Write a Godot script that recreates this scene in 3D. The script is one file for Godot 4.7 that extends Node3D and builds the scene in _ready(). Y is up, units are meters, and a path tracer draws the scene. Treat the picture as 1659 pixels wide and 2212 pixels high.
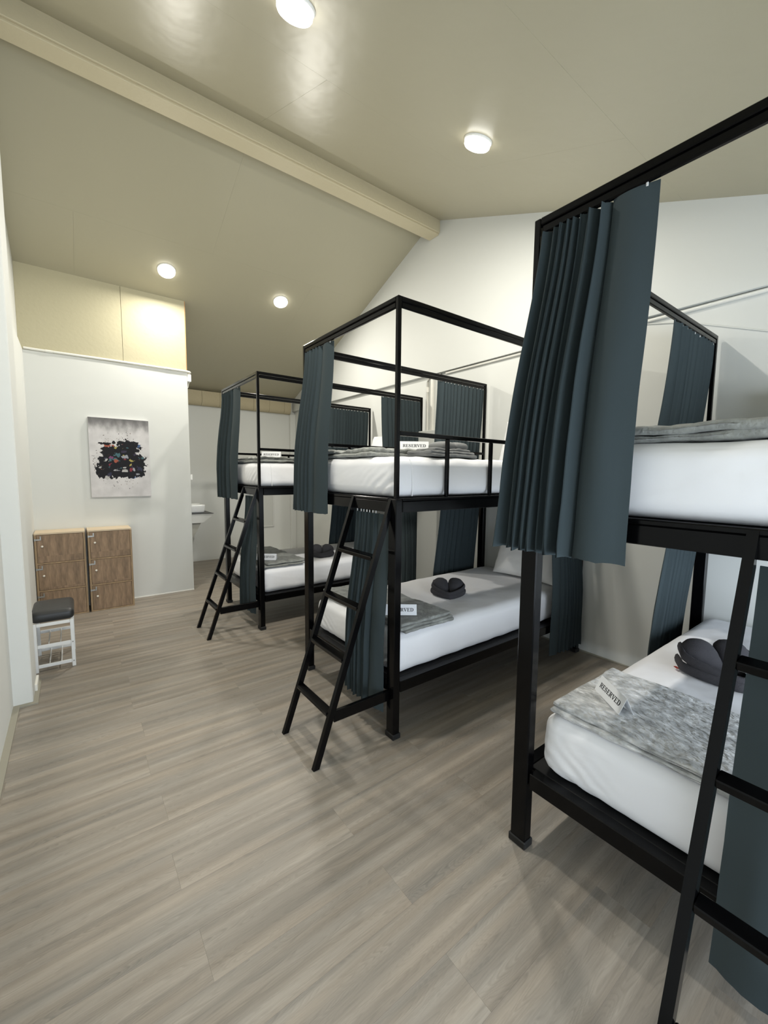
extends Node3D
# A dormitory room under a gabled ceiling: three black bunk beds with their heads against the gable wall.
# x runs towards the gable wall, y up, -z along that wall towards the basin corner; metres.

const XW := 2.085        # gable wall
const XL := -1.765       # aisle wall
const ZF := -5.76        # wall behind the basin
const ZN := 3.40         # wall behind the photographer, with the lit window
const ZP := -3.93        # partition carrying the picture
const ZR := -1.93        # ridge
const YR := 4.40
const SLOPE := 0.40
const BL := 2.05         # bunk length, width, height
const BW := 1.1153
const BH := 2.4475
const DU := 1.387        # upper deck
const DL := 0.335        # lower deck
const ZA := 1.9068       # foot-end corner of each bunk that faces +z
const ZB := 0.0
const ZC := -2.0615

var M := {}
var taken := {}
var noise := FastNoiseLite.new()
var rng := RandomNumberGenerator.new()

func _ready() -> void:
	rng.seed = 20240611
	noise.seed = 7
	noise.frequency = 1.0
	noise.fractal_octaves = 3
	setup_camera()
	setup_environment()
	make_materials()
	for l in LAMPS:
		ceiling_lamp(l[0], l[1], l[2])
	window_light()
	build_floor()
	build_walls()
	build_ceiling()
	build_trims()
	build_beds()
	build_bedding()
	build_curtains()
	build_lockers()
	build_bench()
	build_picture()
	build_services()

# ------------------------------------------------------------------ camera, environment, lamps

const LAMPS := [
	[Vector2(-0.447, -0.25), -1, "round white ceiling lamp over the aisle beside the middle bunk"],
	[Vector2(0.86, -0.25), -1, "round white ceiling lamp directly above the middle bunk bed"],
	[Vector2(-0.447, -3.56), 1, "round white ceiling lamp in front of the cream boards above the partition"],
	[Vector2(0.885, -3.56), 1, "round white ceiling lamp above the bunk bed beside the basin"],
]
const LAMP_ENERGY := 3.9
const WINDOW_ENERGY := 12.5
const EXPOSURE := 0.96

func setup_camera() -> void:
	var yaw := deg_to_rad(37.0529)
	var pit := deg_to_rad(-5.2182)
	var rol := deg_to_rad(0.5666)
	var f := Vector3(sin(yaw) * cos(pit), sin(pit), -cos(yaw) * cos(pit))
	var r := Vector3(cos(yaw), 0, sin(yaw))
	var u := r.cross(f)
	var r2 := r * cos(rol) + u * sin(rol)
	var u2 := -r * sin(rol) + u * cos(rol)
	var c := Camera3D.new()
	c.name = "camera"
	c.keep_aspect = Camera3D.KEEP_HEIGHT
	c.fov = 102.03
	c.near = 0.03
	c.far = 60.0
	add_child(c)
	c.transform = Transform3D(Basis(r2, u2, -f), Vector3(-1.4025, 1.5181, 1.7499))
	c.current = true

func setup_environment() -> void:
	var e := Environment.new()
	e.background_mode = Environment.BG_COLOR
	e.background_color = Color(0, 0, 0)
	e.tonemap_mode = Environment.TONE_MAPPER_LINEAR
	e.tonemap_exposure = EXPOSURE
	e.sdfgi_enabled = true
	e.ssao_enabled = true
	e.ssil_enabled = true
	var w := WorldEnvironment.new()
	w.name = "environment"
	w.environment = e
	add_child(w)

func window_light() -> void:
	# daylight through the frosted window behind the photographer: the glowing pane and a light of its size before it
	var w := shell_root("window_1")
	for x in [-1.22, -0.38, 0.46, 1.30]:
		part("frosted_pane", box(Vector3(x - 0.39, 0.13, ZN + 0.03), Vector3(x + 0.39, 1.87, ZN + 0.038), 0.001), M.daylight, w)
	for x in [-0.80, 0.04, 0.88]:
		part("window_frame", box(Vector3(x - 0.03, 0.13, ZN), Vector3(x + 0.03, 1.87, ZN + 0.08), 0.003), M.white_paint, w)
	for e in [[Vector3(-1.64, 0.08, ZN), Vector3(-1.61, 1.92, ZN + 0.08)], [Vector3(1.69, 0.08, ZN), Vector3(1.72, 1.92, ZN + 0.08)], [Vector3(-1.61, 0.08, ZN), Vector3(1.69, 0.13, ZN + 0.08)], [Vector3(-1.61, 1.87, ZN), Vector3(1.69, 1.92, ZN + 0.08)]]:
		part("window_frame", box(e[0], e[1], 0.003), M.white_paint, w)
	var a := AreaLight3D.new()
	a.name = "window_light"
	a.area_size = Vector2(3.26, 1.72)
	a.area_normalize_energy = true
	a.area_range = 16.0
	a.light_energy = WINDOW_ENERGY
	a.light_color = Color(0.90, 0.95, 1.0)
	a.shadow_enabled = true
	w.add_child(a)
	a.position = Vector3(0.04, 1.00, ZN + 0.027)

func ceil_y(z: float) -> float:
	return YR - SLOPE * absf(z - ZR)

func ceiling_lamp(at: Vector2, side: int, label: String) -> void:
	# side -1: slope falling towards +z, side 1: slope falling towards -z
	var n := Vector3(0, -1, SLOPE * side).normalized()
	var pos := Vector3(at.x, ceil_y(at.y), at.y)
	var t := thing("ceiling_lamp", label, "lamp", Vector3.ZERO, 0.0, "ceiling lamps")
	var y := -n
	var x := Vector3(1, 0, 0)
	t.transform = Transform3D(Basis(x, y, x.cross(y)), pos)
	part("lamp_housing", lathe([[0.0, 0.0], [0.094, 0.0], [0.094, -0.006], [0.090, -0.012], [0.086, -0.013], [0.0, -0.013]], 40), M.lamp_white, t)
	part("diffuser", lathe([[0.0, -0.0132], [0.086, -0.0132], [0.086, -0.030], [0.080, -0.039], [0.070, -0.043], [0.0, -0.044]], 40), M.lamp_glow, t)
	var a := AreaLight3D.new()
	a.name = "lamp_light"
	a.area_size = Vector2(0.11, 0.11)
	a.area_normalize_energy = true
	a.area_range = 14.0
	a.light_energy = LAMP_ENERGY
	a.light_color = Color(1.0, 0.985, 0.945)
	a.shadow_enabled = true
	t.add_child(a)
	a.transform = Transform3D(Basis(Vector3(1, 0, 0), Vector3(0, 0, -1), Vector3(0, 1, 0)), Vector3(0, -0.0465, 0))

# ------------------------------------------------------------------ materials

func smat(c: Color, rough := 0.8, spec := 0.5) -> StandardMaterial3D:
	var m := StandardMaterial3D.new()
	m.albedo_color = c
	m.roughness = rough
	m.metallic_specular = spec
	return m

func c8(r: float, g: float, b: float) -> Color:
	return Color(r / 255.0, g / 255.0, b / 255.0)

func noise_tex(freq: float, size: int, oct: int, sd: int) -> NoiseTexture2D:
	var n := FastNoiseLite.new()
	n.noise_type = FastNoiseLite.TYPE_SIMPLEX_SMOOTH
	n.frequency = freq
	n.fractal_octaves = oct
	n.seed = sd
	var t := NoiseTexture2D.new()
	t.width = size
	t.height = size
	t.seamless = true
	t.noise = n
	return t

func relief(m: StandardMaterial3D, tex: Texture2D, cm: float, per_m: float) -> void:
	m.heightmap_enabled = true
	m.heightmap_texture = tex
	m.heightmap_scale = cm
	m.uv1_triplanar = true
	m.uv1_world_triplanar = true
	m.uv1_scale = Vector3.ONE * per_m

func mottle(c: Color, amount: float, freq: float, sd: int) -> NoiseTexture2D:
	var t := noise_tex(freq, 512, 4, sd)
	var g := Gradient.new()
	g.set_color(0, Color(c.r * (1.0 - amount), c.g * (1.0 - amount), c.b * (1.0 - amount)))
	g.set_color(1, Color(minf(c.r * (1.0 + amount), 1), minf(c.g * (1.0 + amount), 1), minf(c.b * (1.0 + amount), 1)))
	t.color_ramp = g
	return t

func make_materials() -> void:
	var roller := noise_tex(0.03, 512, 4, 3)
	M.wall = smat(c8(214, 215, 211), 0.75, 0.4)
	relief(M.wall, noise_tex(0.012, 512, 3, 3), 0.12, 0.5)
	M.ceiling = smat(c8(176, 170, 147), 0.36, 0.45)
	relief(M.ceiling, noise_tex(0.012, 512, 3, 11), 0.18, 0.7)
	M.beam = smat(c8(204, 193, 163), 0.5, 0.45)
	relief(M.beam, roller, 0.12, 1.2)
	M.board = smat(c8(184, 177, 149), 0.6, 0.4)
	relief(M.board, roller, 0.1, 1.2)
	M.board_edge = smat(c8(196, 152, 104), 0.7)
	M.cornice = smat(c8(190, 178, 149), 0.65, 0.4)
	relief(M.cornice, roller, 0.15, 1.5)
	M.lamp_white = smat(c8(236, 236, 232), 0.5)
	M.lamp_glow = smat(c8(245, 245, 240), 0.5)
	M.lamp_glow.emission_enabled = true
	M.lamp_glow.emission = Color(1.0, 0.99, 0.96)
	M.lamp_glow.emission_energy_multiplier = 7.0
	M.daylight = smat(c8(235, 238, 242), 0.6)
	M.daylight.emission_enabled = true
	M.daylight.emission = Color(0.90, 0.95, 1.0)
	M.daylight.emission_energy_multiplier = 1.6
	M.pipe = smat(c8(232, 230, 222), 0.4)
	M.plastic = smat(c8(238, 238, 235), 0.35)
	M.steel = smat(c8(6, 6, 7), 0.18, 0.30)
	relief(M.steel, noise_tex(0.02, 256, 3, 21), 0.012, 3.0)
	M.deck = smat(c8(8, 8, 9), 0.5, 0.4)
	M.foot = smat(c8(11, 11, 11), 0.6)
	M.curtain = smat(c8(58, 67, 70), 0.88, 0.25)
	M.curtain.rim_enabled = true
	M.curtain.rim = 0.06
	M.curtain.rim_tint = 0.6
	relief(M.curtain, noise_tex(0.25, 256, 2, 5), 0.03, 8.0)
	M.sheet = smat(c8(238, 238, 241), 0.85, 0.25)
	M.sheet.rim_enabled = true
	M.sheet.rim = 0.1
	relief(M.sheet, noise_tex(0.010, 512, 4, 9), 0.10, 1.2)
	M.piping = smat(c8(240, 240, 242), 0.8, 0.25)
	M.pillow = smat(c8(236, 236, 236), 0.85, 0.25)
	relief(M.pillow, noise_tex(0.02, 256, 3, 31), 0.12, 2.0)
	M.fleece = smat(Color.WHITE, 0.8, 0.35)
	M.fleece.albedo_texture = mottle(c8(140, 142, 138), 0.18, 0.012, 41)
	M.fleece.rim_enabled = true
	M.fleece.rim = 0.55
	M.fleece.rim_tint = 0.3
	relief(M.fleece, noise_tex(0.05, 512, 4, 43), 0.25, 2.2)
	M.velvet = smat(Color.WHITE, 0.55, 0.5)
	M.velvet.albedo_texture = mottle(c8(224, 227, 227), 0.46, 0.016, 47)
	M.velvet.rim_enabled = true
	M.velvet.rim = 0.6
	M.velvet.rim_tint = 0.2
	M.velvet.roughness = 0.42
	relief(M.velvet, noise_tex(0.035, 512, 5, 53), 0.7, 1.8)
	M.velvet.uv1_scale = Vector3(2.6, 2.0, 1.5)
	M.towel = smat(c8(64, 63, 66), 0.95, 0.2)
	M.towel.rim_enabled = true
	M.towel.rim = 0.25
	M.towel.rim_tint = 0.5
	relief(M.towel, noise_tex(0.2, 256, 3, 61), 0.25, 5.0)
	M.towel_pale = M.towel.duplicate()
	M.towel_pale.albedo_color = c8(134, 135, 135)
	M.towel_tag = smat(c8(160, 60, 48), 0.8)
	M.card = smat(c8(236, 237, 240), 0.6, 0.4)
	M.ink = smat(c8(24, 24, 28), 0.7)
	M.metal = smat(c8(150, 147, 140), 0.4)
	M.metal.metallic = 1.0
	M.knob = smat(c8(228, 222, 208), 0.3)
	M.white_paint = smat(c8(226, 227, 226), 0.4)
	M.leatherette = smat(c8(38, 39, 40), 0.42, 0.5)
	relief(M.leatherette, noise_tex(0.3, 256, 2, 71), 0.05, 6.0)
	M.subfloor = smat(c8(70, 66, 60), 0.9)
	M.strip = smat(c8(150, 146, 132), 0.6)
	M.ceramic = smat(c8(240, 241, 240), 0.15)
	M.counter = smat(c8(212, 212, 208), 0.45)
	M.counter_edge = smat(c8(70, 70, 72), 0.5)
	M.bracket = smat(c8(172, 170, 160), 0.6)
	M.mirror_panel = smat(c8(200, 201, 196), 0.25)
	M.hook = smat(c8(214, 214, 212), 0.4)
	M.thread = smat(c8(120, 126, 130), 0.8)
	M.cabinet = smat(Color.WHITE, 0.55, 0.4)
	M.cabinet.albedo_texture = wood_sheet(c8(141, 118, 95), 0.16, 256, 256, 2)
	M.cabinet_body = smat(Color.WHITE, 0.55, 0.4)
	M.cabinet_body.albedo_texture = wood_sheet(c8(158, 134, 104), 0.10, 128, 128, 3)
	M.cabinet_top = smat(c8(205, 186, 158), 0.5, 0.4)
	M.planks = []
	var wood := floor_sheet()
	for t in [1.0, 0.985, 0.975]:
		var p := smat(Color(minf(t, 1.0), minf(t, 1.0), minf(t, 1.0)), 0.42, 0.42)
		p.albedo_texture = wood
		M.planks.append(p)

# one sheet of eight plank faces, grain along u
func floor_sheet() -> ImageTexture:
	var w := 1024
	var h := 1024
	var img := Image.create(w, h, false, Image.FORMAT_RGB8)
	var n1 := FastNoiseLite.new()
	n1.seed = 101
	n1.frequency = 1.0
	n1.fractal_octaves = 2
	var n2 := FastNoiseLite.new()
	n2.seed = 202
	n2.frequency = 1.0
	n2.fractal_octaves = 3
	for j in h:
		var strip := j / 128
		var v := float(j % 128) / 128.0
		for i in w:
			var u := float(i) / w
			# long cathedral figure: level lines of a slowly bending field
			var field := n1.get_noise_3d(u * 1.6, v * 2.6, strip * 17.3) * 1.0 + n1.get_noise_3d(u * 4.0, v * 5.0, 50.0 + strip * 9.1) * 0.2
			var ring := fposmod(field * 9.0 + v * 1.1, 1.0)
			var line := exp(-pow((ring - 0.5) * 9.0, 2.0))
			var dark := exp(-pow((ring - 0.24) * 5.0, 2.0))
			var streak := n2.get_noise_3d(u * 5.0, v * 34.0, strip * 5.7)
			var fibre := n2.get_noise_3d(u * 26.0, v * 140.0, strip * 3.3)
			var band := n1.get_noise_3d(u * 0.9, v * 3.2, 90.0 + strip * 4.4)
			var fine := n2.get_noise_3d(u * 3.0, v * 7.0, 200.0 + strip)
			var k := 0.54 + 0.030 * line * (0.4 + fine) - 0.036 * dark * (0.55 + fine) + 0.03 * streak + 0.014 * fibre + 0.085 * band
			var warm := 0.012 * n1.get_noise_3d(u * 1.2, v * 2.0, 300.0 + strip * 2.0)
			img.set_pixel(i, j, Color(k * 1.045 + warm, k * 0.985, k * 0.905 - warm))
	img.generate_mipmaps()
	return ImageTexture.create_from_image(img)

# laminated board, grain along v
func wood_sheet(c: Color, amount: float, w: int, h: int, sd: int) -> ImageTexture:
	var img := Image.create(w, h, false, Image.FORMAT_RGB8)
	var n := FastNoiseLite.new()
	n.seed = sd * 31
	n.frequency = 1.0
	n.fractal_octaves = 3
	for j in h:
		for i in w:
			var u := float(i) / w
			var v := float(j) / h
			var k := 1.0 + amount * (1.3 * n.get_noise_2d(u * 7.0 + 0.15 * n.get_noise_2d(u * 3.0, v * 2.0), v * 0.9) + 0.7 * n.get_noise_2d(u * 40.0, v * 4.0 + 40.0))
			img.set_pixel(i, j, Color(c.r * k, c.g * k, c.b * k))
	img.generate_mipmaps()
	return ImageTexture.create_from_image(img)

# ------------------------------------------------------------------ mesh helpers

func numbered(called: String) -> String:
	if not taken.has(called):
		taken[called] = 0
		return called
	taken[called] += 1
	return "%s_%03d" % [called, taken[called]]

func thing(called: String, label: String, category: String, at := Vector3.ZERO, turn := 0.0, group := "") -> Node3D:
	var o := Node3D.new()
	o.name = numbered(called)
	add_child(o, true)
	o.position = at
	o.rotation.y = turn
	tag(o, label, category, group)
	return o

func tag(o: Node3D, label: String, category: String, group := "") -> void:
	o.set_meta("label", label)
	o.set_meta("category", category)
	if group != "":
		o.set_meta("group", group)

func single(called: String, mesh: Mesh, mat: Material, label: String, category: String, group := "") -> MeshInstance3D:
	var o := MeshInstance3D.new()
	o.name = numbered(called)
	o.mesh = mesh
	o.material_override = mat
	add_child(o, true)
	tag(o, label, category, group)
	return o

func part(called: String, mesh: Mesh, mat: Material, parent: Node3D, at := Vector3.ZERO) -> MeshInstance3D:
	var o := MeshInstance3D.new()
	o.name = called
	o.mesh = mesh
	o.material_override = mat
	parent.add_child(o, true)
	o.position = at
	return o

func shell(called: String, mesh: Mesh, mat: Material) -> MeshInstance3D:
	var o := MeshInstance3D.new()
	o.name = called
	o.mesh = mesh
	o.material_override = mat
	add_child(o, true)
	o.set_meta("kind", "structure")
	return o

func shell_root(called: String) -> Node3D:
	var o := Node3D.new()
	o.name = called
	add_child(o, true)
	o.set_meta("kind", "structure")
	return o

func begin() -> SurfaceTool:
	var st := SurfaceTool.new()
	st.begin(Mesh.PRIMITIVE_TRIANGLES)
	return st

func tri(st: SurfaceTool, a: Vector3, b: Vector3, c: Vector3, n: Vector3) -> void:
	if (b - a).cross(c - a).dot(n) > 0.0:
		var t := b
		b = c
		c = t
	var nn := -(b - a).cross(c - a).normalized()
	for p in [a, b, c]:
		st.set_normal(nn)
		var an := nn.abs()
		if an.y >= an.x and an.y >= an.z:
			st.set_uv(Vector2(p.x, p.z))
		elif an.x >= an.z:
			st.set_uv(Vector2(p.z, -p.y))
		else:
			st.set_uv(Vector2(p.x, -p.y))
		st.add_vertex(p)

func quad(st: SurfaceTool, a: Vector3, b: Vector3, c: Vector3, d: Vector3, n: Vector3) -> void:
	tri(st, a, b, c, n)
	tri(st, a, c, d, n)

# box with chamfered edges
func cbox(st: SurfaceTool, c: Vector3, s: Vector3, bev := 0.003, basis := Basis.IDENTITY) -> void:
	var h := s * 0.5
	bev = minf(bev, minf(h.x, minf(h.y, h.z)) * 0.9)
	var axes := [Vector3(1, 0, 0), Vector3(0, 1, 0), Vector3(0, 0, 1)]
	var pt := func(sg: Vector3, ax: int) -> Vector3:
		var v := Vector3(h.x - bev, h.y - bev, h.z - bev)
		v[ax] = h[ax]
		return c + basis * (v * sg)
	for ax in 3:
		var b: int = (ax + 1) % 3
		var d: int = (ax + 2) % 3
		for sg in [-1.0, 1.0]:
			var q := []
			for k in [[-1, -1], [1, -1], [1, 1], [-1, 1]]:
				var s3 := Vector3.ZERO
				s3[ax] = sg
				s3[b] = k[0]
				s3[d] = k[1]
				q.append(pt.call(s3, ax))
			quad(st, q[0], q[1], q[2], q[3], basis * (axes[ax] * sg))
	for ax in 3:
		var b: int = (ax + 1) % 3
		var d: int = (ax + 2) % 3
		for sb in [-1.0, 1.0]:
			for sd in [-1.0, 1.0]:
				var lo := Vector3.ZERO
				lo[ax] = -1
				lo[b] = sb
				lo[d] = sd
				var hi := lo
				hi[ax] = 1
				quad(st, pt.call(lo, b), pt.call(hi, b), pt.call(hi, d), pt.call(lo, d), basis * (axes[b] * sb + axes[d] * sd))
	for sx in [-1.0, 1.0]:
		for sy in [-1.0, 1.0]:
			for sz in [-1.0, 1.0]:
				var s3 := Vector3(sx, sy, sz)
				tri(st, pt.call(s3, 0), pt.call(s3, 1), pt.call(s3, 2), basis * s3)

func box(lo: Vector3, hi: Vector3, bev := 0.003) -> ArrayMesh:
	var st := begin()
	cbox(st, (lo + hi) * 0.5, (hi - lo).abs(), bev)
	return st.commit()

# square bar from a to b; side: direction of the width
func bar(st: SurfaceTool, a: Vector3, b: Vector3, w: float, d: float, side: Vector3, bev := 0.003) -> void:
	var y := (b - a).normalized()
	var x := (side - y * side.dot(y)).normalized()
	cbox(st, (a + b) * 0.5, Vector3(w, a.distance_to(b), d), bev, Basis(x, y, x.cross(y)))

func bar_mesh(a: Vector3, b: Vector3, w: float, d: float, side: Vector3, bev := 0.003) -> ArrayMesh:
	var st := begin()
	bar(st, a, b, w, d, side, bev)
	return st.commit()

func lathe(prof: Array, seg: int) -> ArrayMesh:
	var st := begin()
	for k in seg:
		var a0 := TAU * k / seg
		var a1 := TAU * (k + 1) / seg
		for i in prof.size() - 1:
			var p0 := Vector3(cos(a0) * prof[i][0], prof[i][1], sin(a0) * prof[i][0])
			var p1 := Vector3(cos(a1) * prof[i][0], prof[i][1], sin(a1) * prof[i][0])
			var q0 := Vector3(cos(a0) * prof[i + 1][0], prof[i + 1][1], sin(a0) * prof[i + 1][0])
			var q1 := Vector3(cos(a1) * prof[i + 1][0], prof[i + 1][1], sin(a1) * prof[i + 1][0])
			var dr: float = prof[i + 1][0] - prof[i][0]
			var dy: float = prof[i + 1][1] - prof[i][1]
			var am := (a0 + a1) * 0.5
			var n := Vector3(cos(am) * -dy, dr, sin(am) * -dy)
			if prof[i][0] > 0.0:
				tri(st, p0, p1, q0, n)
			if prof[i + 1][0] > 0.0:
				tri(st, p1, q1, q0, n)
	return st.commit()

# tube along a polyline
func tube(pts: Array, r: float, seg := 10) -> ArrayMesh:
	var st := begin()
	st.set_smooth_group(0)
	var rings := []
	var up := Vector3(0.31, 0.87, 0.38).normalized()
	for i in pts.size():
		var t: Vector3 = (pts[mini(i + 1, pts.size() - 1)] - pts[maxi(i - 1, 0)]).normalized()
		var x := t.cross(up).normalized()
		var y := x.cross(t)
		var ring := []
		for k in seg:
			var a := TAU * k / seg
			ring.append(pts[i] + (x * cos(a) + y * sin(a)) * r)
		rings.append(ring)
	for i in pts.size() - 1:
		for k in seg:
			var k1 := (k + 1) % seg
			var n: Vector3 = rings[i][k] + rings[i][k1] - pts[i] * 2.0
			raw(st, rings[i][k], rings[i][k1], rings[i + 1][k1], n)
			raw(st, rings[i][k], rings[i + 1][k1], rings[i + 1][k], n)
	st.generate_normals()
	return st.commit()

func raw(st: SurfaceTool, a: Vector3, b: Vector3, c: Vector3, n: Vector3) -> void:
	if (b - a).cross(c - a).dot(n) > 0.0:
		var t := b
		b = c
		c = t
	st.add_vertex(a)
	st.add_vertex(b)
	st.add_vertex(c)

# extruded polygon (points in the plane of axes a and b), from lo to hi along axis ax
func prism(poly: PackedVector2Array, lo: float, hi: float, ax: int) -> ArrayMesh:
	var st := begin()
	var v3 := func(p: Vector2, t: float) -> Vector3:
		if ax == 0:
			return Vector3(t, p.y, p.x)
		if ax == 1:
			return Vector3(p.x, t, p.y)
		return Vector3(p.x, p.y, t)
	var n := Vector3.ZERO
	n[ax] = 1
	var idx := Geometry2D.triangulate_polygon(poly)
	for i in range(0, idx.size(), 3):
		tri(st, v3.call(poly[idx[i]], lo), v3.call(poly[idx[i + 1]], lo), v3.call(poly[idx[i + 2]], lo), -n)
		tri(st, v3.call(poly[idx[i]], hi), v3.call(poly[idx[i + 1]], hi), v3.call(poly[idx[i + 2]], hi), n)
	var cw := Geometry2D.is_polygon_clockwise(poly)
	for i in poly.size():
		var p := poly[i]
		var q := poly[(i + 1) % poly.size()]
		var d := (q - p).orthogonal()
		if cw:
			d = -d
		# orthogonal() turns right for y-up polygons; test against the outside
		var outn: Vector3 = v3.call(d, 0.0) - v3.call(Vector2.ZERO, 0.0)
		var mid := (p + q) * 0.5 + d.normalized() * 0.0005
		if Geometry2D.is_point_in_polygon(mid, poly):
			outn = -outn
		quad(st, v3.call(p, lo), v3.call(q, lo), v3.call(q, hi), v3.call(p, hi), outn)
	return st.commit()

func spread(h: float, r: float, k: int, n: int) -> Array:
	var out := []
	for i in k:
		out.append(-h + r * (1.0 - cos(PI * 0.5 * i / k)))
	for i in n + 1:
		out.append(lerpf(-h + r, h - r, float(i) / n))
	for i in k:
		out.append(h - r * (1.0 - cos(PI * 0.5 * (k - 1 - i) / k)))
	return out

# soft box: rounded edges, bent by a function of the point
func soft(st: SurfaceTool, size: Vector3, r: float, n: Vector3i, bend: Callable, at := Transform3D.IDENTITY) -> void:
	var h := size * 0.5
	r = minf(r, minf(h.x, minf(h.y, h.z)) * 0.98)
	var co := [spread(h.x, r, 4, n.x), spread(h.y, r, 4, n.y), spread(h.z, r, 4, n.z)]
	for ax in 3:
		var b: int = (ax + 1) % 3
		var d: int = (ax + 2) % 3
		for sg in [-1.0, 1.0]:
			var g := []
			for pb in co[b]:
				var row := []
				for pd in co[d]:
					var p := Vector3.ZERO
					p[ax] = h[ax] * sg
					p[b] = pb
					p[d] = pd
					var q := p.clamp(-h + Vector3.ONE * r, h - Vector3.ONE * r)
					var dir := (p - q)
					p = q + dir.normalized() * r
					row.append(at * (bend.call(p) as Vector3))
				g.append(row)
			var nn := Vector3.ZERO
			nn[ax] = sg
			nn = at.basis * nn
			for i in g.size() - 1:
				for j in g[i].size() - 1:
					var flip: bool = sg > 0.0
					sq(st, g[i][j], g[i + 1][j], g[i + 1][j + 1], g[i][j + 1], flip)

# quad with a fixed winding
func sq(st: SurfaceTool, a: Vector3, b: Vector3, c: Vector3, d: Vector3, flip: bool) -> void:
	if flip:
		for p in [a, c, b, a, d, c]:
			st.add_vertex(p)
	else:
		for p in [a, b, c, a, c, d]:
			st.add_vertex(p)

func straight(p: Vector3) -> Vector3:
	return p

func soft_mesh(size: Vector3, r: float, n: Vector3i, bend: Callable) -> ArrayMesh:
	var st := begin()
	st.set_smooth_group(0)
	soft(st, size, r, n, bend)
	st.generate_normals()
	return st.commit()

# ------------------------------------------------------------------ setting

func build_floor() -> void:
	var f := shell_root("floor")
	part("slab", box(Vector3(XL - 0.2, -0.2, ZF - 0.2), Vector3(XW + 0.2, -0.0062, ZN + 0.2), 0.001), M.subfloor, f)
	var pw := 0.18
	var pl := 1.22
	var cache := {}
	var row := 0
	var z := ZN
	# rows run towards the gable wall; end joints step by half a plank
	var z_first := 0.39 + pw * 9
	z = z_first
	while z > ZF:
		var z0 := maxf(z - pw, ZF)
		var z1 := minf(z, ZN)
		var x := -1.13 - pl
		if row % 2 == 1:
			x -= pl * 0.5
		x -= [0.0, 0.0, 0.02, -0.015][row % 4]
		while x < XW:
			var x0 := maxf(x, XL)
			var x1 := minf(x + pl, XW)
			if x1 - x0 > 0.03 and z1 - z0 > 0.01:
				var v := rng.randi() % 8
				var key := "%d_%d_%d_%d" % [v, roundi((x0 - x) * 1000), roundi((x1 - x) * 1000), roundi((z1 - z0) * 1000)]
				if not cache.has(key):
					cache[key] = plank(x1 - x0, z1 - z0, (x0 - x) / pl, (x1 - x) / pl, v)
				var o := part("plank", cache[key], M.planks[rng.randi() % 3], f, Vector3(x0, 0, z1))
				o.position.y = 0.0
			x += pl
		z -= pw
		row += 1

func plank(w: float, d: float, u0: float, u1: float, strip: int) -> ArrayMesh:
	var st := begin()
	var b := 0.00022
	var g := 0.0001
	var lo := Vector3(g, -0.006, -d + g)
	var hi := Vector3(w - g, 0.0, -g)
	var uvf := func(p: Vector3) -> Vector2:
		return Vector2(lerpf(u0, u1, p.x / w), (strip + 0.04 + 0.92 * clampf(-p.z / 0.18, 0, 1)) / 8.0)
	var t := [Vector3(lo.x + b, 0, hi.z - b), Vector3(hi.x - b, 0, hi.z - b), Vector3(hi.x - b, 0, lo.z + b), Vector3(lo.x + b, 0, lo.z + b)]
	var m := [Vector3(lo.x, -b * 0.7, hi.z), Vector3(hi.x, -b * 0.7, hi.z), Vector3(hi.x, -b * 0.7, lo.z), Vector3(lo.x, -b * 0.7, lo.z)]
	var q := [Vector3(lo.x, lo.y, hi.z), Vector3(hi.x, lo.y, hi.z), Vector3(hi.x, lo.y, lo.z), Vector3(lo.x, lo.y, lo.z)]
	var out := [Vector3(0, 0, 1), Vector3(1, 0, 0), Vector3(0, 0, -1), Vector3(-1, 0, 0)]
	uvquad(st, t[0], t[1], t[2], t[3], Vector3.UP, uvf)
	for k in 4:
		var k1 := (k + 1) % 4
		uvquad(st, t[k], t[k1], m[k1], m[k], out[k] + Vector3.UP, uvf)
		uvquad(st, m[k], m[k1], q[k1], q[k], out[k], uvf)
	return st.commit()

func uvquad(st: SurfaceTool, a: Vector3, b: Vector3, c: Vector3, d: Vector3, n: Vector3, uvf: Callable) -> void:
	for t in [[a, b, c], [a, c, d]]:
		var p: Array = t
		if (p[1] - p[0]).cross(p[2] - p[0]).dot(n) > 0.0:
			p = [p[0], p[2], p[1]]
		var nn: Vector3 = -(p[1] - p[0]).cross(p[2] - p[0]).normalized()
		for v in p:
			st.set_normal(nn)
			st.set_uv(uvf.call(v))
			st.add_vertex(v)

func gable(y0: float, z0: float, z1: float) -> PackedVector2Array:
	z1 = minf(z1, ZR + (YR + 0.05 - y0) / SLOPE - 0.03)
	return PackedVector2Array([Vector2(z0, y0), Vector2(z1, y0), Vector2(z1, ceil_y(z1) + 0.05), Vector2(ZR, YR + 0.05), Vector2(z0, ceil_y(z0) + 0.05)])

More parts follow.
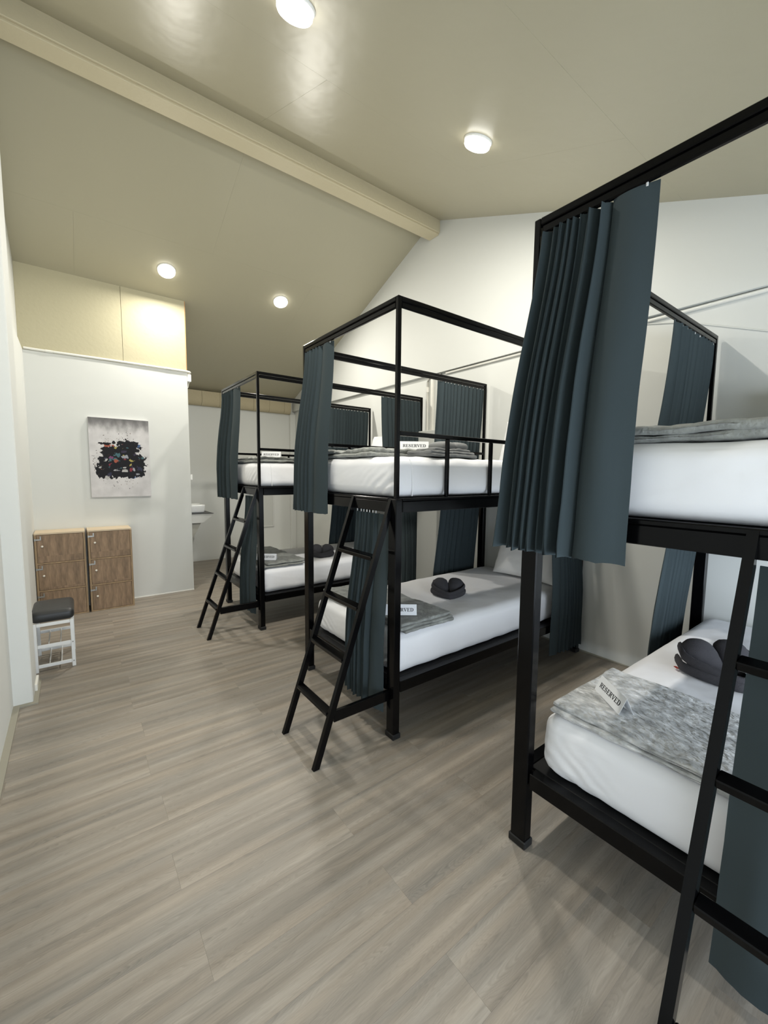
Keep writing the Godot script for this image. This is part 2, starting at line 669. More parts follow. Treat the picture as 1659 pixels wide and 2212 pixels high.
func build_walls() -> void:
	var r := shell_root("wall_right")
	part("lower_wall", box(Vector3(XW, -0.1, ZF - 0.2), Vector3(XW + 0.2, 2.69, ZN + 0.2), 0.001), M.wall, r)
	part("upper_wall", prism(gable(2.69, ZF - 0.2, ZN + 0.2), XW - 0.045, XW + 0.2, 0), M.wall, r)
	var l := shell_root("wall_left")
	part("main_wall", prism(gable(-0.1, ZF - 0.2, ZN + 0.2), XL - 0.2, XL, 0), M.wall, l)
	part("lower_lining", box(Vector3(XL - 0.01, -0.05, ZP - 0.02), Vector3(-1.733, 2.75, -2.05), 0.004), M.wall, l)
	part("pilaster", box(Vector3(XL - 0.01, -0.05, -2.05), Vector3(-1.667, 3.6, -1.70), 0.006), M.wall, l)
	shell("wall_far", box(Vector3(XL - 0.2, -0.1, ZF - 0.2), Vector3(XW + 0.2, 3.1, ZF), 0.001), M.wall)
	var n := shell_root("wall_near")
	for e in [[XL - 0.2, -1.64, -0.1, 2.6], [1.72, XW + 0.2, -0.1, 2.6], [-1.64, 1.72, -0.1, 0.08], [-1.64, 1.72, 1.92, 2.6]]:
		part("wall_piece", box(Vector3(e[0], e[2], ZN), Vector3(e[1], e[3], ZN + 0.2), 0.001), M.wall, n)
	part("outer_skin", box(Vector3(-1.66, 0.06, ZN + 0.16), Vector3(1.74, 1.94, ZN + 0.2), 0.001), M.wall, n)
	var p := shell_root("wall_partition")
	part("lower_wall", box(Vector3(XL, -0.05, ZP - 0.10), Vector3(-0.188, 2.748, ZP), 0.005), M.wall, p)
	part("side_wall", box(Vector3(-0.288, -0.05, ZF), Vector3(-0.1885, 2.746, ZP - 0.09), 0.004), M.wall, p)
	var yt := ceil_y(ZP - 0.02) + 0.02
	for s in [[XL, -0.861], [-0.858, -0.196]]:
		part("cream_board", box(Vector3(s[0], 2.748, ZP - 0.045), Vector3(s[1], yt, ZP - 0.012), 0.0015), M.board, p)
	part("board_edging", box(Vector3(-0.1955, 2.748, ZP - 0.05), Vector3(-0.188, yt, ZP - 0.012), 0.001), M.board_edge, p)
	part("side_board", box(Vector3(-0.235, 2.748, ZF), Vector3(-0.1965, yt + 0.0, ZP - 0.05), 0.001), M.board, p)
	# column under the ridge, and the corner casing
	shell("wall_column", box(Vector3(1.945, 0.0, -2.02), Vector3(XW + 0.01, 2.03, -1.68), 0.006), M.wall)
	shell("wall_corner_casing", box(Vector3(1.975, 0.0, ZF - 0.01), Vector3(XW, 2.63, ZF + 0.06), 0.008), M.wall)

func build_ceiling() -> void:
	var c := shell_root("ceiling")
	for sd in [-1.0, 1.0]:
		var zend: float = (ZN + 0.2) if sd < 0 else (ZF - 0.2)
		var n := Vector3(0, 1, -SLOPE * sd).normalized()
		# structural slab behind the boards
		var st := begin()
		var a := Vector3(0, YR, ZR)
		var b := Vector3(0, ceil_y(zend), zend)
		var len := a.distance_to(b)
		var dir := (b - a).normalized()
		var x := Vector3(1, 0, 0)
		cbox(st, Vector3((XL + XW) * 0.5, 0, 0) + (a + b) * 0.5 + n * 0.076, Vector3(XW - XL + 0.4, 0.13, len + 0.1), 0.002, Basis(x, n, x.cross(n)))
		part("roof_slab", st.commit(), M.ceiling, c)
		var zs := [ZR, -0.657, 0.56, 1.78, ZN + 0.1]
		if sd > 0:
			zs = [ZR, -3.20, -4.42, -5.64, ZF - 0.1]
		var row := 0
		for i in zs.size() - 1:
			var xs := [XL - 0.05, -0.05, XW + 0.05]
			if row % 2 == 1:
				xs = [XL - 0.05, -1.27, 1.17, XW + 0.05]
			if i == 0 and sd < 0:
				xs = [XL - 0.05, -0.05, XW + 0.05]
			for k in xs.size() - 1:
				var p := Vector3(0, ceil_y(zs[i]), zs[i])
				var q := Vector3(0, ceil_y(zs[i + 1]), zs[i + 1])
				var s2 := begin()
				var w: float = xs[k + 1] - xs[k] - 0.0006
				cbox(s2, Vector3((xs[k] + xs[k + 1]) * 0.5, 0, 0) + (p + q) * 0.5 + n * 0.006, Vector3(w, 0.012, p.distance_to(q) - 0.0006), 0.0003, Basis(x, n, x.cross(n)))
				part("ceiling_board", s2.commit(), M.ceiling, c)
			row += 1

func build_trims() -> void:
	var b := shell_root("trim_1")
	part("ridge_beam", box(Vector3(XL - 0.02, 4.222, -1.995), Vector3(XW - 0.045, 4.45, -1.815), 0.004), M.beam, b)
	part("beam_plate", box(Vector3(XL - 0.02, 4.205, -1.985), Vector3(XW - 0.045, 4.224, -1.832), 0.004), M.beam, b)
	# rounded cornice blocks on the wall behind the basin
	var k := shell_root("trim_2")
	var x := -0.1885
	while x < 1.97:
		var x1 := minf(x + 0.29, 1.975)
		var prof := PackedVector2Array()
		prof.append(Vector2(ZF - 0.02, 2.628))
		for i in 9:
			var a := PI * 0.5 * i / 8.0
			prof.append(Vector2(ZF + 0.04 + 0.075 * sin(a), 2.628 + 0.11 * (1.0 - cos(a))))
		prof.append(Vector2(ZF + 0.115, 2.86))
		prof.append(Vector2(ZF - 0.02, 2.86))
		part("cornice_block", prism(prof, x + 0.002, x1 - 0.002, 0), M.cornice, k)
		x += 0.29
	shell("trim_3", box(Vector3(1.15, 0.0, ZF), Vector3(1.975, 0.055, -5.36), 0.004), M.counter)
	shell("baseboard_left", prism(PackedVector2Array([Vector2(XL, -1.70), Vector2(-1.667, -1.70), Vector2(-1.667, -2.05), Vector2(-1.64, -2.05), Vector2(-1.64, -1.667), Vector2(-1.732, -1.667), Vector2(-1.732, ZN), Vector2(XL, ZN)]), 0.0, 0.009, 1), M.strip)
	shell("baseboard_partition", box(Vector3(-0.88, 0.0, ZP), Vector3(-0.188, 0.014, ZP + 0.006), 0.002), M.pipe)
	shell("baseboard_right", box(Vector3(XW - 0.01, 0.0, -1.68), Vector3(XW, 0.012, ZN), 0.002), M.strip)
	shell("trim_4", box(Vector3(-1.667, 0.0, -2.03), Vector3(-1.652, 0.055, -1.86), 0.003), M.pipe)

# ------------------------------------------------------------------ bunk beds

func build_beds() -> void:
	var labels := [
		[ZA, "black steel bunk bed with ladder, farthest from the wooden lockers"],
		[ZB, "black steel bunk bed with ladder, standing between the two other bunks"],
		[ZC, "black steel bunk bed with ladder, nearest to the wooden lockers"],
	]
	var first: Node3D = null
	for e in labels:
		if first == null:
			first = bunk(e[1])
			first.position.z = e[0]
		else:
			var d: Node3D = first.duplicate()
			d.name = numbered("bunk_bed")
			add_child(d, true)
			d.position.z = e[0]
			d.set_meta("label", e[1])

func bunk(label: String) -> Node3D:
	var t := thing("bunk_bed", label, "bunk bed", Vector3.ZERO, 0.0, "black bunk beds in a row")
	var Z := Vector3(0, 0, 1)
	var X := Vector3(1, 0, 0)
	var post := box(Vector3(-0.023, 0.004, -0.034), Vector3(0.023, DU - 0.004, 0.034), 0.004)
	var cap := begin()
	cbox(cap, Vector3(0, 0.016, 0), Vector3(0.057, 0.032, 0.079), 0.004)
	var cap_m := cap.commit()
	var up := box(Vector3(-0.012, DU, -0.012), Vector3(0.012, BH - 0.0005, 0.012), 0.0025)
	for ex in [0, 1]:
		for ez in [0, 1]:
			var px: float = 0.023 if ex == 0 else BL - 0.023
			var pz: float = -0.034 if ez == 0 else -BW + 0.034
			var o := part("post", post, M.steel, t, Vector3(px, 0, pz))
			part("foot_cap", cap_m, M.foot, o)
			var ux: float = 0.012 if ex == 0 else BL - 0.012
			var uz: float = -0.012 if ez == 0 else -BW + 0.012
			part("canopy_post", up, M.steel, t, Vector3(ux, 0, uz))
	# canopy rails and the curtain tracks under them (none at the wall)
	var yr := BH - 0.0125
	part("canopy_rail", bar_mesh(Vector3(0.0125, yr, -0.0245), Vector3(0.0125, yr, -BW + 0.0245), 0.025, 0.025, X), M.steel, t)
	part("curtain_track", bar_mesh(Vector3(0.0125, yr - 0.0295, -0.03), Vector3(0.0125, yr - 0.0295, -BW + 0.03), 0.018, 0.028, X, 0.004), M.steel, t)
	for z in [-0.0125, -BW + 0.0125]:
		part("canopy_rail", bar_mesh(Vector3(0.0245, yr, z), Vector3(BL - 0.0245, yr, z), 0.025, 0.025, Z), M.steel, t)
		part("curtain_track", bar_mesh(Vector3(0.03, yr - 0.0295, z), Vector3(BL - 0.03, yr - 0.0295, z), 0.018, 0.028, Z, 0.004), M.steel, t)
	# deck beams
	var yu := DU - 0.047
	part("deck_beam", bar_mesh(Vector3(0.025, yu - 0.002, -0.0755), Vector3(0.025, yu - 0.002, -BW + 0.0755), 0.046, 0.062, X), M.steel, t)
	part("deck_beam", bar_mesh(Vector3(BL - 0.025, yu - 0.002, -0.0755), Vector3(BL - 0.025, yu - 0.002, -BW + 0.0755), 0.046, 0.062, X), M.steel, t)
	part("deck_lip", box(Vector3(0.001, DU - 0.0175, -BW + 0.076), Vector3(0.05, DU - 0.0005, -0.076), 0.003), M.steel, t)
	for z in [-0.025, -BW + 0.025]:
		part("deck_beam", bar_mesh(Vector3(0.0505, yu - 0.002, z), Vector3(BL - 0.0505, yu - 0.002, z), 0.046, 0.062, Z), M.steel, t)
		part("deck_lip", box(Vector3(0.0505, DU - 0.0175, z - 0.024), Vector3(BL - 0.0505, DU - 0.0005, z + 0.024), 0.003), M.steel, t)
	part("upper_deck", box(Vector3(0.051, DU - 0.016, -BW + 0.05), Vector3(BL - 0.051, DU - 0.002, -0.05), 0.002), M.deck, t)
	var yl := DL - 0.0325
	part("side_beam", bar_mesh(Vector3(0.025, yl, -0.0755), Vector3(0.025, yl, -BW + 0.0755), 0.046, 0.065, X), M.steel, t)
	part("side_beam", bar_mesh(Vector3(BL - 0.025, yl, -0.0755), Vector3(BL - 0.025, yl, -BW + 0.0755), 0.046, 0.065, X), M.steel, t)
	for z in [-0.0275, -BW + 0.0275]:
		part("side_beam", bar_mesh(Vector3(0.0505, yl, z), Vector3(BL - 0.0505, yl, z), 0.05, 0.065, Z), M.steel, t)
	part("lower_deck", box(Vector3(0.0485, DL - 0.014, -BW + 0.053), Vector3(BL - 0.0485, DL - 0.001, -0.053), 0.002), M.deck, t)
	# guard rails along both sides of the upper deck
	for z in [-0.0135, -BW + 0.0135]:
		part("guard_rail", bar_mesh(Vector3(0.0245, 1.7385, z), Vector3(BL - 0.0245, 1.7385, z), 0.025, 0.025, Z), M.steel, t)
		for x in [0.397, 0.797, 1.197, 1.597]:
			part("baluster", bar_mesh(Vector3(x, DU, z), Vector3(x, 1.7258, z), 0.022, 0.022, X), M.steel, t)
	# ladder leaning on the foot end
	var lad := part("ladder", ladder_rail(-0.054), M.steel, t)
	part("ladder_rail", ladder_rail(-0.430), M.steel, lad)
	for k in 4:
		var y := 0.265 * (k + 1)
		var x := -0.4665 + 0.349 * y
		var st := begin()
		cbox(st, Vector3(x, y, -0.242), Vector3(0.044, 0.024, 0.350), 0.003, Basis(Vector3(0, 0, 1), 0.2))
		part("rung", st.commit(), M.steel, lad)
	part("ladder_strut", bar_mesh(Vector3(-0.362, 0.25, -0.054), Vector3(-0.0005, 0.25, -0.054), 0.024, 0.06, Z), M.steel, lad)
	return t

func ladder_rail(z: float) -> ArrayMesh:
	# raking tube cut level at the floor and plumb at the deck beam
	var k := 0.349
	var poly := PackedVector2Array([Vector2(-0.483, 0.001), Vector2(-0.450, 0.001), Vector2(-0.0005, 0.4495 / k), Vector2(-0.0005, 0.4825 / k)])
	return prism(poly, z - 0.0125, z + 0.0125, 2)

# ------------------------------------------------------------------ bedding

func mattress_mesh(len: float, wid: float, hgt: float, sd: float) -> ArrayMesh:
	# fitted sheet: drawn creases fan out from the lower corners and lie along the lower edge
	var bend := func(p: Vector3) -> Vector3:
		var q := p
		var hy := p.y / hgt + 0.5
		var side := absf(p.z) / (wid * 0.5)
		var endx := absf(p.x) / (len * 0.5)
		var low := pow(1.0 - hy, 2.0)
		if absf(p.z) > wid * 0.5 - 0.05:
			var w := sin(p.x * 26.0 + 3.0 * noise.get_noise_3d(p.x * 2.0, sd, 1.0) + hy * 5.0) * 0.0035 * low
			w += noise.get_noise_3d(p.x * 4.0 + hy * 2.0, hy * 2.0, sd) * 0.0015
			q.z += signf(p.z) * (w + 0.008 * sin(hy * PI))
		if absf(p.x) > len * 0.5 - 0.05:
			var c := (p.z + wid * 0.5)
			var fan := sin((c * 72.0 - signf(p.z) * hy * 26.0) + 3.0 * noise.get_noise_3d(p.z * 3.0, hy, sd + 4.0)) * 0.0065 * low * smoothstep(0.10, 0.5, absf(p.z) / wid)
			fan += noise.get_noise_3d(p.z * 4.0 - hy * 2.0, hy * 2.0, sd + 9.0) * 0.0015
			q.x += signf(p.x) * (fan + 0.010 * sin(hy * PI))
		if p.y > hgt * 0.5 - 0.03:
			q.y += noise.get_noise_3d(p.x * 3.0, p.z * 3.0, sd + 2.0) * 0.006 - 0.006 * pow(maxf(endx, side), 6.0)
			q.y += 0.0018 * sin(p.x * 30.0 + p.z * 22.0 + 4.0 * noise.get_noise_3d(p.x * 2.0, p.z * 2.0, sd)) * smoothstep(0.0, 0.3, noise.get_noise_3d(p.x * 1.7, p.z * 1.7, sd + 30.0))
		return q
	return soft_mesh(Vector3(len, hgt, wid), 0.055, Vector3i(110, 16, 70), bend)

func slab_layer(st: SurfaceTool, at: Vector3, size: Vector3, turn: float, sd: float, wav := 0.006, tilt := 0.0) -> void:
	var bend := func(p: Vector3) -> Vector3:
		var q := p
		q.y += wav * noise.get_noise_3d(p.x * 5.0, p.z * 4.0, sd) + wav * 0.5 * noise.get_noise_3d(p.x * 14.0, p.z * 11.0, sd + 5.0)
		q.y += 0.25 * size.y * noise.get_noise_3d(p.x * 6.0, p.z * 5.0, sd + 11.0) * signf(p.y)
		q.x += 0.005 * noise.get_noise_3d(p.z * 5.0, sd, p.y * 8.0)
		q.z += 0.005 * noise.get_noise_3d(p.x * 5.0, sd + 3.0, p.y * 8.0)
		return q
	soft(st, size, size.y * 0.49, Vector3i(34, 1, 60), bend, Transform3D(Basis(Vector3.UP, turn) * Basis(Vector3(0, 0, 1), tilt), at))

func blanket(called: String, label: String, mat: Material, layers: Array, group: String) -> void:
	var st := begin()
	st.set_smooth_group(0)
	var k := 0
	for l in layers:
		slab_layer(st, l[0], l[1], l[2], 20.0 + k * 13.7 + l[0].z * 3.0, l[3] if l.size() > 3 else 0.006)
		k += 1
	st.generate_normals()
	single(called, st.commit(), mat, label, "blanket", group)

func pillow(label: String, at: Vector3, size: Vector3, lean: float, sd: float) -> void:
	# size: x thickness, y height, z width; leaning back against the wall
	var st := begin()
	st.set_smooth_group(0)
	var n := 26
	for sg in [-1.0, 1.0]:
		var g := []
		for i in n + 1:
			var row := []
			for j in n + 1:
				var u := -1.0 + 2.0 * i / n
				var v := -1.0 + 2.0 * j / n
				u = sin(u * PI * 0.5)
				v = sin(v * PI * 0.5)
				var body := pow(maxf(0.0, (1.0 - pow(absf(u), 3.0)) * (1.0 - pow(absf(v), 3.0))), 0.55)
				var pinch := 1.0 - 0.07 * (1.0 - pow(absf(v), 2.0)) * pow(absf(u), 4.0)
				var pinch2 := 1.0 - 0.07 * (1.0 - pow(absf(u), 2.0)) * pow(absf(v), 4.0)
				var p := Vector3(sg * (size.x * 0.5 * body + 0.004 * (1.0 - maxf(pow(absf(u), 20.0), pow(absf(v), 20.0)))), v * size.y * 0.5 * pinch2, u * size.z * 0.5 * pinch)
				p.x += sg * body * 0.012 * noise.get_noise_3d(u * 3.0, v * 3.0, sd)
				p.z += 0.008 * noise.get_noise_3d(u * 2.0, v * 2.0, sd + 4.0)
				row.append(p)
			g.append(row)
		for i in n:
			for j in n:
				sq(st, g[i][j], g[i + 1][j], g[i + 1][j + 1], g[i][j + 1], sg > 0.0)
	st.generate_normals()
	var o := single("pillow", st.commit(), M.pillow, label, "pillow", "white pillows at the bed heads")
	o.position = at + Vector3(0, size.y * 0.5 * cos(lean), 0)
	o.rotation.z = -lean

func tent_card(label: String, left: Vector3, right: Vector3, h := 0.062, d := 0.05) -> void:
	# left and right: ends of the front foot of the card; the lettering faces the viewer's side of that line
	var x := (right - left)
	x.y = 0.0
	var w := x.length()
	x = x.normalized()
	var t := thing("reserved_sign", label, "sign", left, 0.0, "reserved table signs")
	var z := x.cross(Vector3.UP)
	t.transform = Transform3D(Basis(x, Vector3.UP, z), left)
	var th := 0.0009
	var run := d * 0.5
	var slope := Vector2(run, h).length()
	for s in [-1.0, 1.0]:
		var st := begin()
		var ang := atan2(run, h)
		var b := Basis(Vector3(1, 0, 0), -ang * s)
		cbox(st, Vector3(w * 0.5, h * 0.5 + 0.001, -run + s * run * 0.5), Vector3(w, slope, th), 0.0002, b)
		part("card_leaf", st.commit(), M.card, t)
	var tm := TextMesh.new()
	var f := SystemFont.new()
	f.font_names = PackedStringArray(["Droid Serif"])
	f.font_weight = 700
	tm.font = f
	tm.text = "RESERVED"
	tm.font_size = 64
	tm.pixel_size = 0.001
	tm.depth = 0.0004
	tm.pixel_size = 0.001 * w * 0.80 / tm.get_aabb().size.x
	var o := part("lettering", tm, M.ink, t)
	var ang2 := atan2(run, h)
	var bb := Basis(Vector3(1, 0, 0), -ang2)
	o.transform = Transform3D(bb, Vector3(w * 0.5, h * 0.5 + 0.001, -run * 0.5) + bb * Vector3(0, 0, th * 0.5 + 0.0003))

func heart_towel(label: String, at: Vector3, turn: float, mat: Material, s := 1.0) -> void:
	# two rolled lobes side by side, wrapped from below by a folded band that comes to a point at +z
	var t := thing("folded_towel", label, "towel", at, turn, "towels folded into hearts")
	for sg in [-1.0, 1.0]:
		var st := begin()
		st.set_smooth_group(0)
		var nu := 28
		var nv := 18
		var g := []
		for i in nu + 1:
			var row := []
			for j in nv + 1:
				var a := PI * i / nu
				var b := TAU * j / nv
				var rr := pow(sin(a), 0.75)
				var p := Vector3(0.060 * rr * cos(b), -0.085 * cos(a), 0.048 * rr * sin(b))
				p.x *= 1.0 + 0.45 * clampf(p.y / 0.085, -1.0, 0.5)
				p.z *= 1.0 + 0.15 * clampf(p.y / 0.085, -1.0, 0.5)
				p += p.normalized() * 0.004 * noise.get_noise_3d(p.x * 14.0, p.y * 14.0, p.z * 14.0 + sg * 5.0)
				row.append(p * s)
			g.append(row)
		for i in nu:
			for j in nv:
				sq(st, g[i][j], g[i + 1][j], g[i + 1][j + 1], g[i][j + 1], false)
		st.generate_normals()
		var o := part("rolled_lobe", st.commit(), mat, t, Vector3(sg * 0.054, 0.066, -0.022) * s)
		o.rotation = Vector3(-0.85, 0.0, sg * -0.40)
	# wrap: heart outline, open at the back
	var band := begin()
	band.set_smooth_group(0)
	for layer in 2:
		var pts := []
		for k in 25:
			var f := -1.0 + 2.0 * k / 24.0
			var ax := 0.128 * sin(f * 1.9) / sin(1.9) if absf(f) < 0.83 else 0.128 * signf(f) * (1.0 - (absf(f) - 0.83) * 0.5)
			var az := 0.125 - 0.20 * pow(absf(f), 1.15)
			pts.append(Vector2(ax * (1.0 + layer * 0.05), az * (1.0 + layer * 0.05)))
		var prof := []
		for k in 9:
			var a := TAU * k / 8.0
			prof.append(Vector2(0.010 * cos(a), 0.021 * sin(a)))
		for i in pts.size() - 1:
			for k in 8:
				var q := []
				for e in [[i, k], [i + 1, k], [i + 1, k + 1], [i, k + 1]]:
					var c: Vector2 = pts[e[0]]
					var nd: Vector2 = c.normalized()
					var pr: Vector2 = prof[e[1]]
					var lift: float = 0.052 * pow(absf(-1.0 + 2.0 * e[0] / 24.0), 1.3)
					q.append(Vector3(c.x + nd.x * pr.x, 0.022 + 0.018 * (1 - layer) + lift * (1.0 - 0.7 * layer) + pr.y, c.y + nd.y * pr.x) * s)
				sq(band, q[0], q[1], q[2], q[3], false)
	soft(band, Vector3(0.20, 0.02, 0.17) * s, 0.009, Vector3i(10, 1, 10), func(p: Vector3) -> Vector3: return Vector3(p.x * (1.0 - 0.45 * clampf(p.z / (0.085 * s), 0.0, 1.0)), p.y, p.z), Transform3D(Basis.IDENTITY, Vector3(0, 0.011, 0.01) * s))
	band.generate_normals()
	part("wrapped_fold", band.commit(), mat, t)
	if s > 1.0:
		part("care_tag", box(Vector3(-0.150, 0.012, -0.052) * s, Vector3(-0.139, 0.014, -0.030) * s, 0.0002), M.towel_tag, t)

func towel_stack(label: String, at: Vector3) -> void:
	# a towel folded flat in three, its ends rolled into two low lobes on top
	var t := thing("folded_towel", label, "towel", at, 0.06)
	var st := begin()
	st.set_smooth_group(0)
	slab_layer(st, Vector3(0, 0.010, 0), Vector3(0.44, 0.020, 0.22), 0.0, 3.0, 0.004)
	slab_layer(st, Vector3(-0.01, 0.029, -0.005), Vector3(0.43, 0.020, 0.21), 0.02, 8.0, 0.005)
	slab_layer(st, Vector3(0.02, 0.046, -0.015), Vector3(0.34, 0.018, 0.17), -0.03, 13.0, 0.006)
	st.generate_normals()
	part("folded_layers", st.commit(), M.towel_pale, t)
	for x in [0.02, 0.145]:
		part("rolled_lobe", soft_mesh(Vector3(0.125, 0.044, 0.15), 0.021, Vector3i(8, 2, 8), func(p: Vector3) -> Vector3: return p + Vector3(0, 0.012 * (1.0 - pow(p.x / 0.0625, 2.0)) * (1.0 - pow(p.z / 0.075, 2.0)), 0)), M.towel_pale, t, Vector3(x, 0.074, -0.03))

func build_bedding() -> void:
	var who := ["the bunk farthest from the lockers", "the middle bunk", "the bunk nearest the lockers"]
	var lm := mattress_mesh(1.965, 0.96, 0.25, 1.0)
	var um := mattress_mesh(1.985, 1.03, 0.238, 7.0)
	var zs := [ZA, ZB, ZC]
	for k in 3:
		var lo := thing("mattress", "white sheeted mattress on the lower deck of " + who[k], "mattress", Vector3(0.06 + 0.9825, DL + 0.125 + 0.0005, zs[k] - 0.543), 0.0, "white mattresses")
		part("fitted_sheet", lm, M.sheet, lo)
		var up := thing("mattress", "white sheeted mattress on the upper deck of " + who[k], "mattress", Vector3(0.03 + 0.9925, DU + 0.119 + 0.0005, zs[k] - BW * 0.5), 0.0, "white mattresses")
		part("fitted_sheet", um, M.sheet, up)
		part("seam_piping", tube([Vector3(-0.9925 + 0.115, -0.112, 0.5215), Vector3(-0.9925 + 0.112, -0.05, 0.5245), Vector3(-0.9925 + 0.110, 0.02, 0.5245), Vector3(-0.9925 + 0.108, 0.07, 0.521), Vector3(-0.9925 + 0.106, 0.098, 0.505)], 0.003, 6), M.piping, up)
	var tl := DL + 0.25      # top of the lower mattress
	var tu := DU + 0.238
	# blankets folded across the foot of each bed
	blanket("folded_blanket", "shiny grey velvet blanket on the lower deck of " + who[0], M.velvet, [
		[Vector3(0.325, tl + 0.009, ZA - 0.535), Vector3(0.49, 0.018, 0.95), 0.02, 0.004],
		[Vector3(0.338, tl + 0.028, ZA - 0.535), Vector3(0.50, 0.022, 0.945), -0.015, 0.005]], "grey folded blankets")
	blanket("folded_blanket", "grey folded fleece blanket on the upper deck of " + who[0], M.fleece, [
		[Vector3(0.300, tu + 0.013, ZA - 0.5576), Vector3(0.46, 0.026, 1.02), 0.0, 0.005],
		[Vector3(0.300, tu + 0.040, ZA - 0.555), Vector3(0.48, 0.030, 1.02), 0.01, 0.008]], "grey folded blankets")
	blanket("folded_blanket", "grey folded fleece blanket on the lower deck of " + who[1], M.fleece, [
		[Vector3(0.315, tl + 0.009, ZB - 0.525), Vector3(0.42, 0.018, 0.955), 0.03, 0.004],
		[Vector3(0.325, tl + 0.026, ZB - 0.530), Vector3(0.43, 0.016, 0.95), -0.03, 0.005],
		[Vector3(0.315, tl + 0.043, ZB - 0.540), Vector3(0.42, 0.018, 0.94), 0.01, 0.008]], "grey folded blankets")
	blanket("folded_blanket", "grey folded fleece blanket on the upper deck of " + who[1], M.fleece, [
		[Vector3(0.270, tu + 0.013, ZB - 0.680), Vector3(0.44, 0.024, 0.78), -0.03, 0.006],
		[Vector3(0.285, tu + 0.040, ZB - 0.690), Vector3(0.44, 0.030, 0.76), 0.03, 0.014]], "grey folded blankets")
	blanket("folded_blanket", "grey folded fleece blanket on the lower deck of " + who[2], M.fleece, [
		[Vector3(0.300, tl + 0.010, ZC - 0.545), Vector3(0.42, 0.020, 0.95), -0.04, 0.004],
		[Vector3(0.310, tl + 0.032, ZC - 0.550), Vector3(0.42, 0.026, 0.94), 0.02, 0.009]], "grey folded blankets")
	blanket("folded_blanket", "grey folded fleece blanket on the upper deck of " + who[2], M.fleece, [
		[Vector3(0.250, tu + 0.012, ZC - 0.560), Vector3(0.42, 0.022, 1.02), 0.02, 0.005],
		[Vector3(0.260, tu + 0.037, ZC - 0.560), Vector3(0.42, 0.028, 1.00), -0.03, 0.010]], "grey folded blankets")
	# towels
	heart_towel("charcoal heart-folded towel on the lower deck of " + who[0], Vector3(0.985, tl + 0.001, 1.215), -0.75, M.towel, 1.15)
	heart_towel("charcoal heart-folded towel on the lower deck of " + who[1], Vector3(0.90, tl + 0.001, -0.46), -0.70, M.towel, 0.92)
	heart_towel("charcoal heart-folded towel on the lower deck of " + who[2], Vector3(0.83, tl + 0.001, ZC - 0.31), -0.55, M.towel, 0.95)
	towel_stack("pale grey folded towel on the upper deck of " + who[1], Vector3(0.535, tu + 0.003, -0.185))
	# pillows leaning on the wall
	pillow("white pillow on the upper deck of " + who[0], Vector3(1.86, tu + 0.012, ZA - 0.45), Vector3(0.15, 0.40, 0.66), 0.28, 1.0)
	pillow("white pillow on the upper deck of " + who[1], Vector3(1.86, tu + 0.012, ZB - 0.42), Vector3(0.15, 0.40, 0.62), 0.28, 2.0)
	pillow("white pillow on the upper deck of " + who[2], Vector3(1.86, tu + 0.012, ZC - 0.50), Vector3(0.15, 0.40, 0.64), 0.28, 3.0)
	pillow("white pillow on the lower deck of " + who[1], Vector3(1.86, tl + 0.012, ZB - 0.42), Vector3(0.15, 0.42, 0.64), 0.34, 4.0)
	# signs
	tent_card("white folded card reading RESERVED on the velvet blanket", Vector3(0.318, tl + 0.039, 0.955), Vector3(0.202, tl + 0.039, 1.102), 0.062, 0.056)
	tent_card("white folded card reading RESERVED on the lower deck of " + who[1], Vector3(0.125, tl + 0.055, -0.255), Vector3(0.285, tl + 0.055, -0.135))
	tent_card("white folded card reading RESERVED on the upper deck of " + who[1], Vector3(0.43, tu + 0.060, -0.50), Vector3(0.595, tu + 0.060, -0.385))
	tent_card("white folded card reading RESERVED on the lower deck of " + who[2], Vector3(0.07, tl + 0.048, ZC - 0.29), Vector3(0.23, tl + 0.048, ZC - 0.17))
	tent_card("white folded card reading RESERVED on the upper deck of " + who[2], Vector3(0.20, tu + 0.054, ZC - 0.45), Vector3(0.36, tu + 0.054, ZC - 0.33))

# ------------------------------------------------------------------ curtains

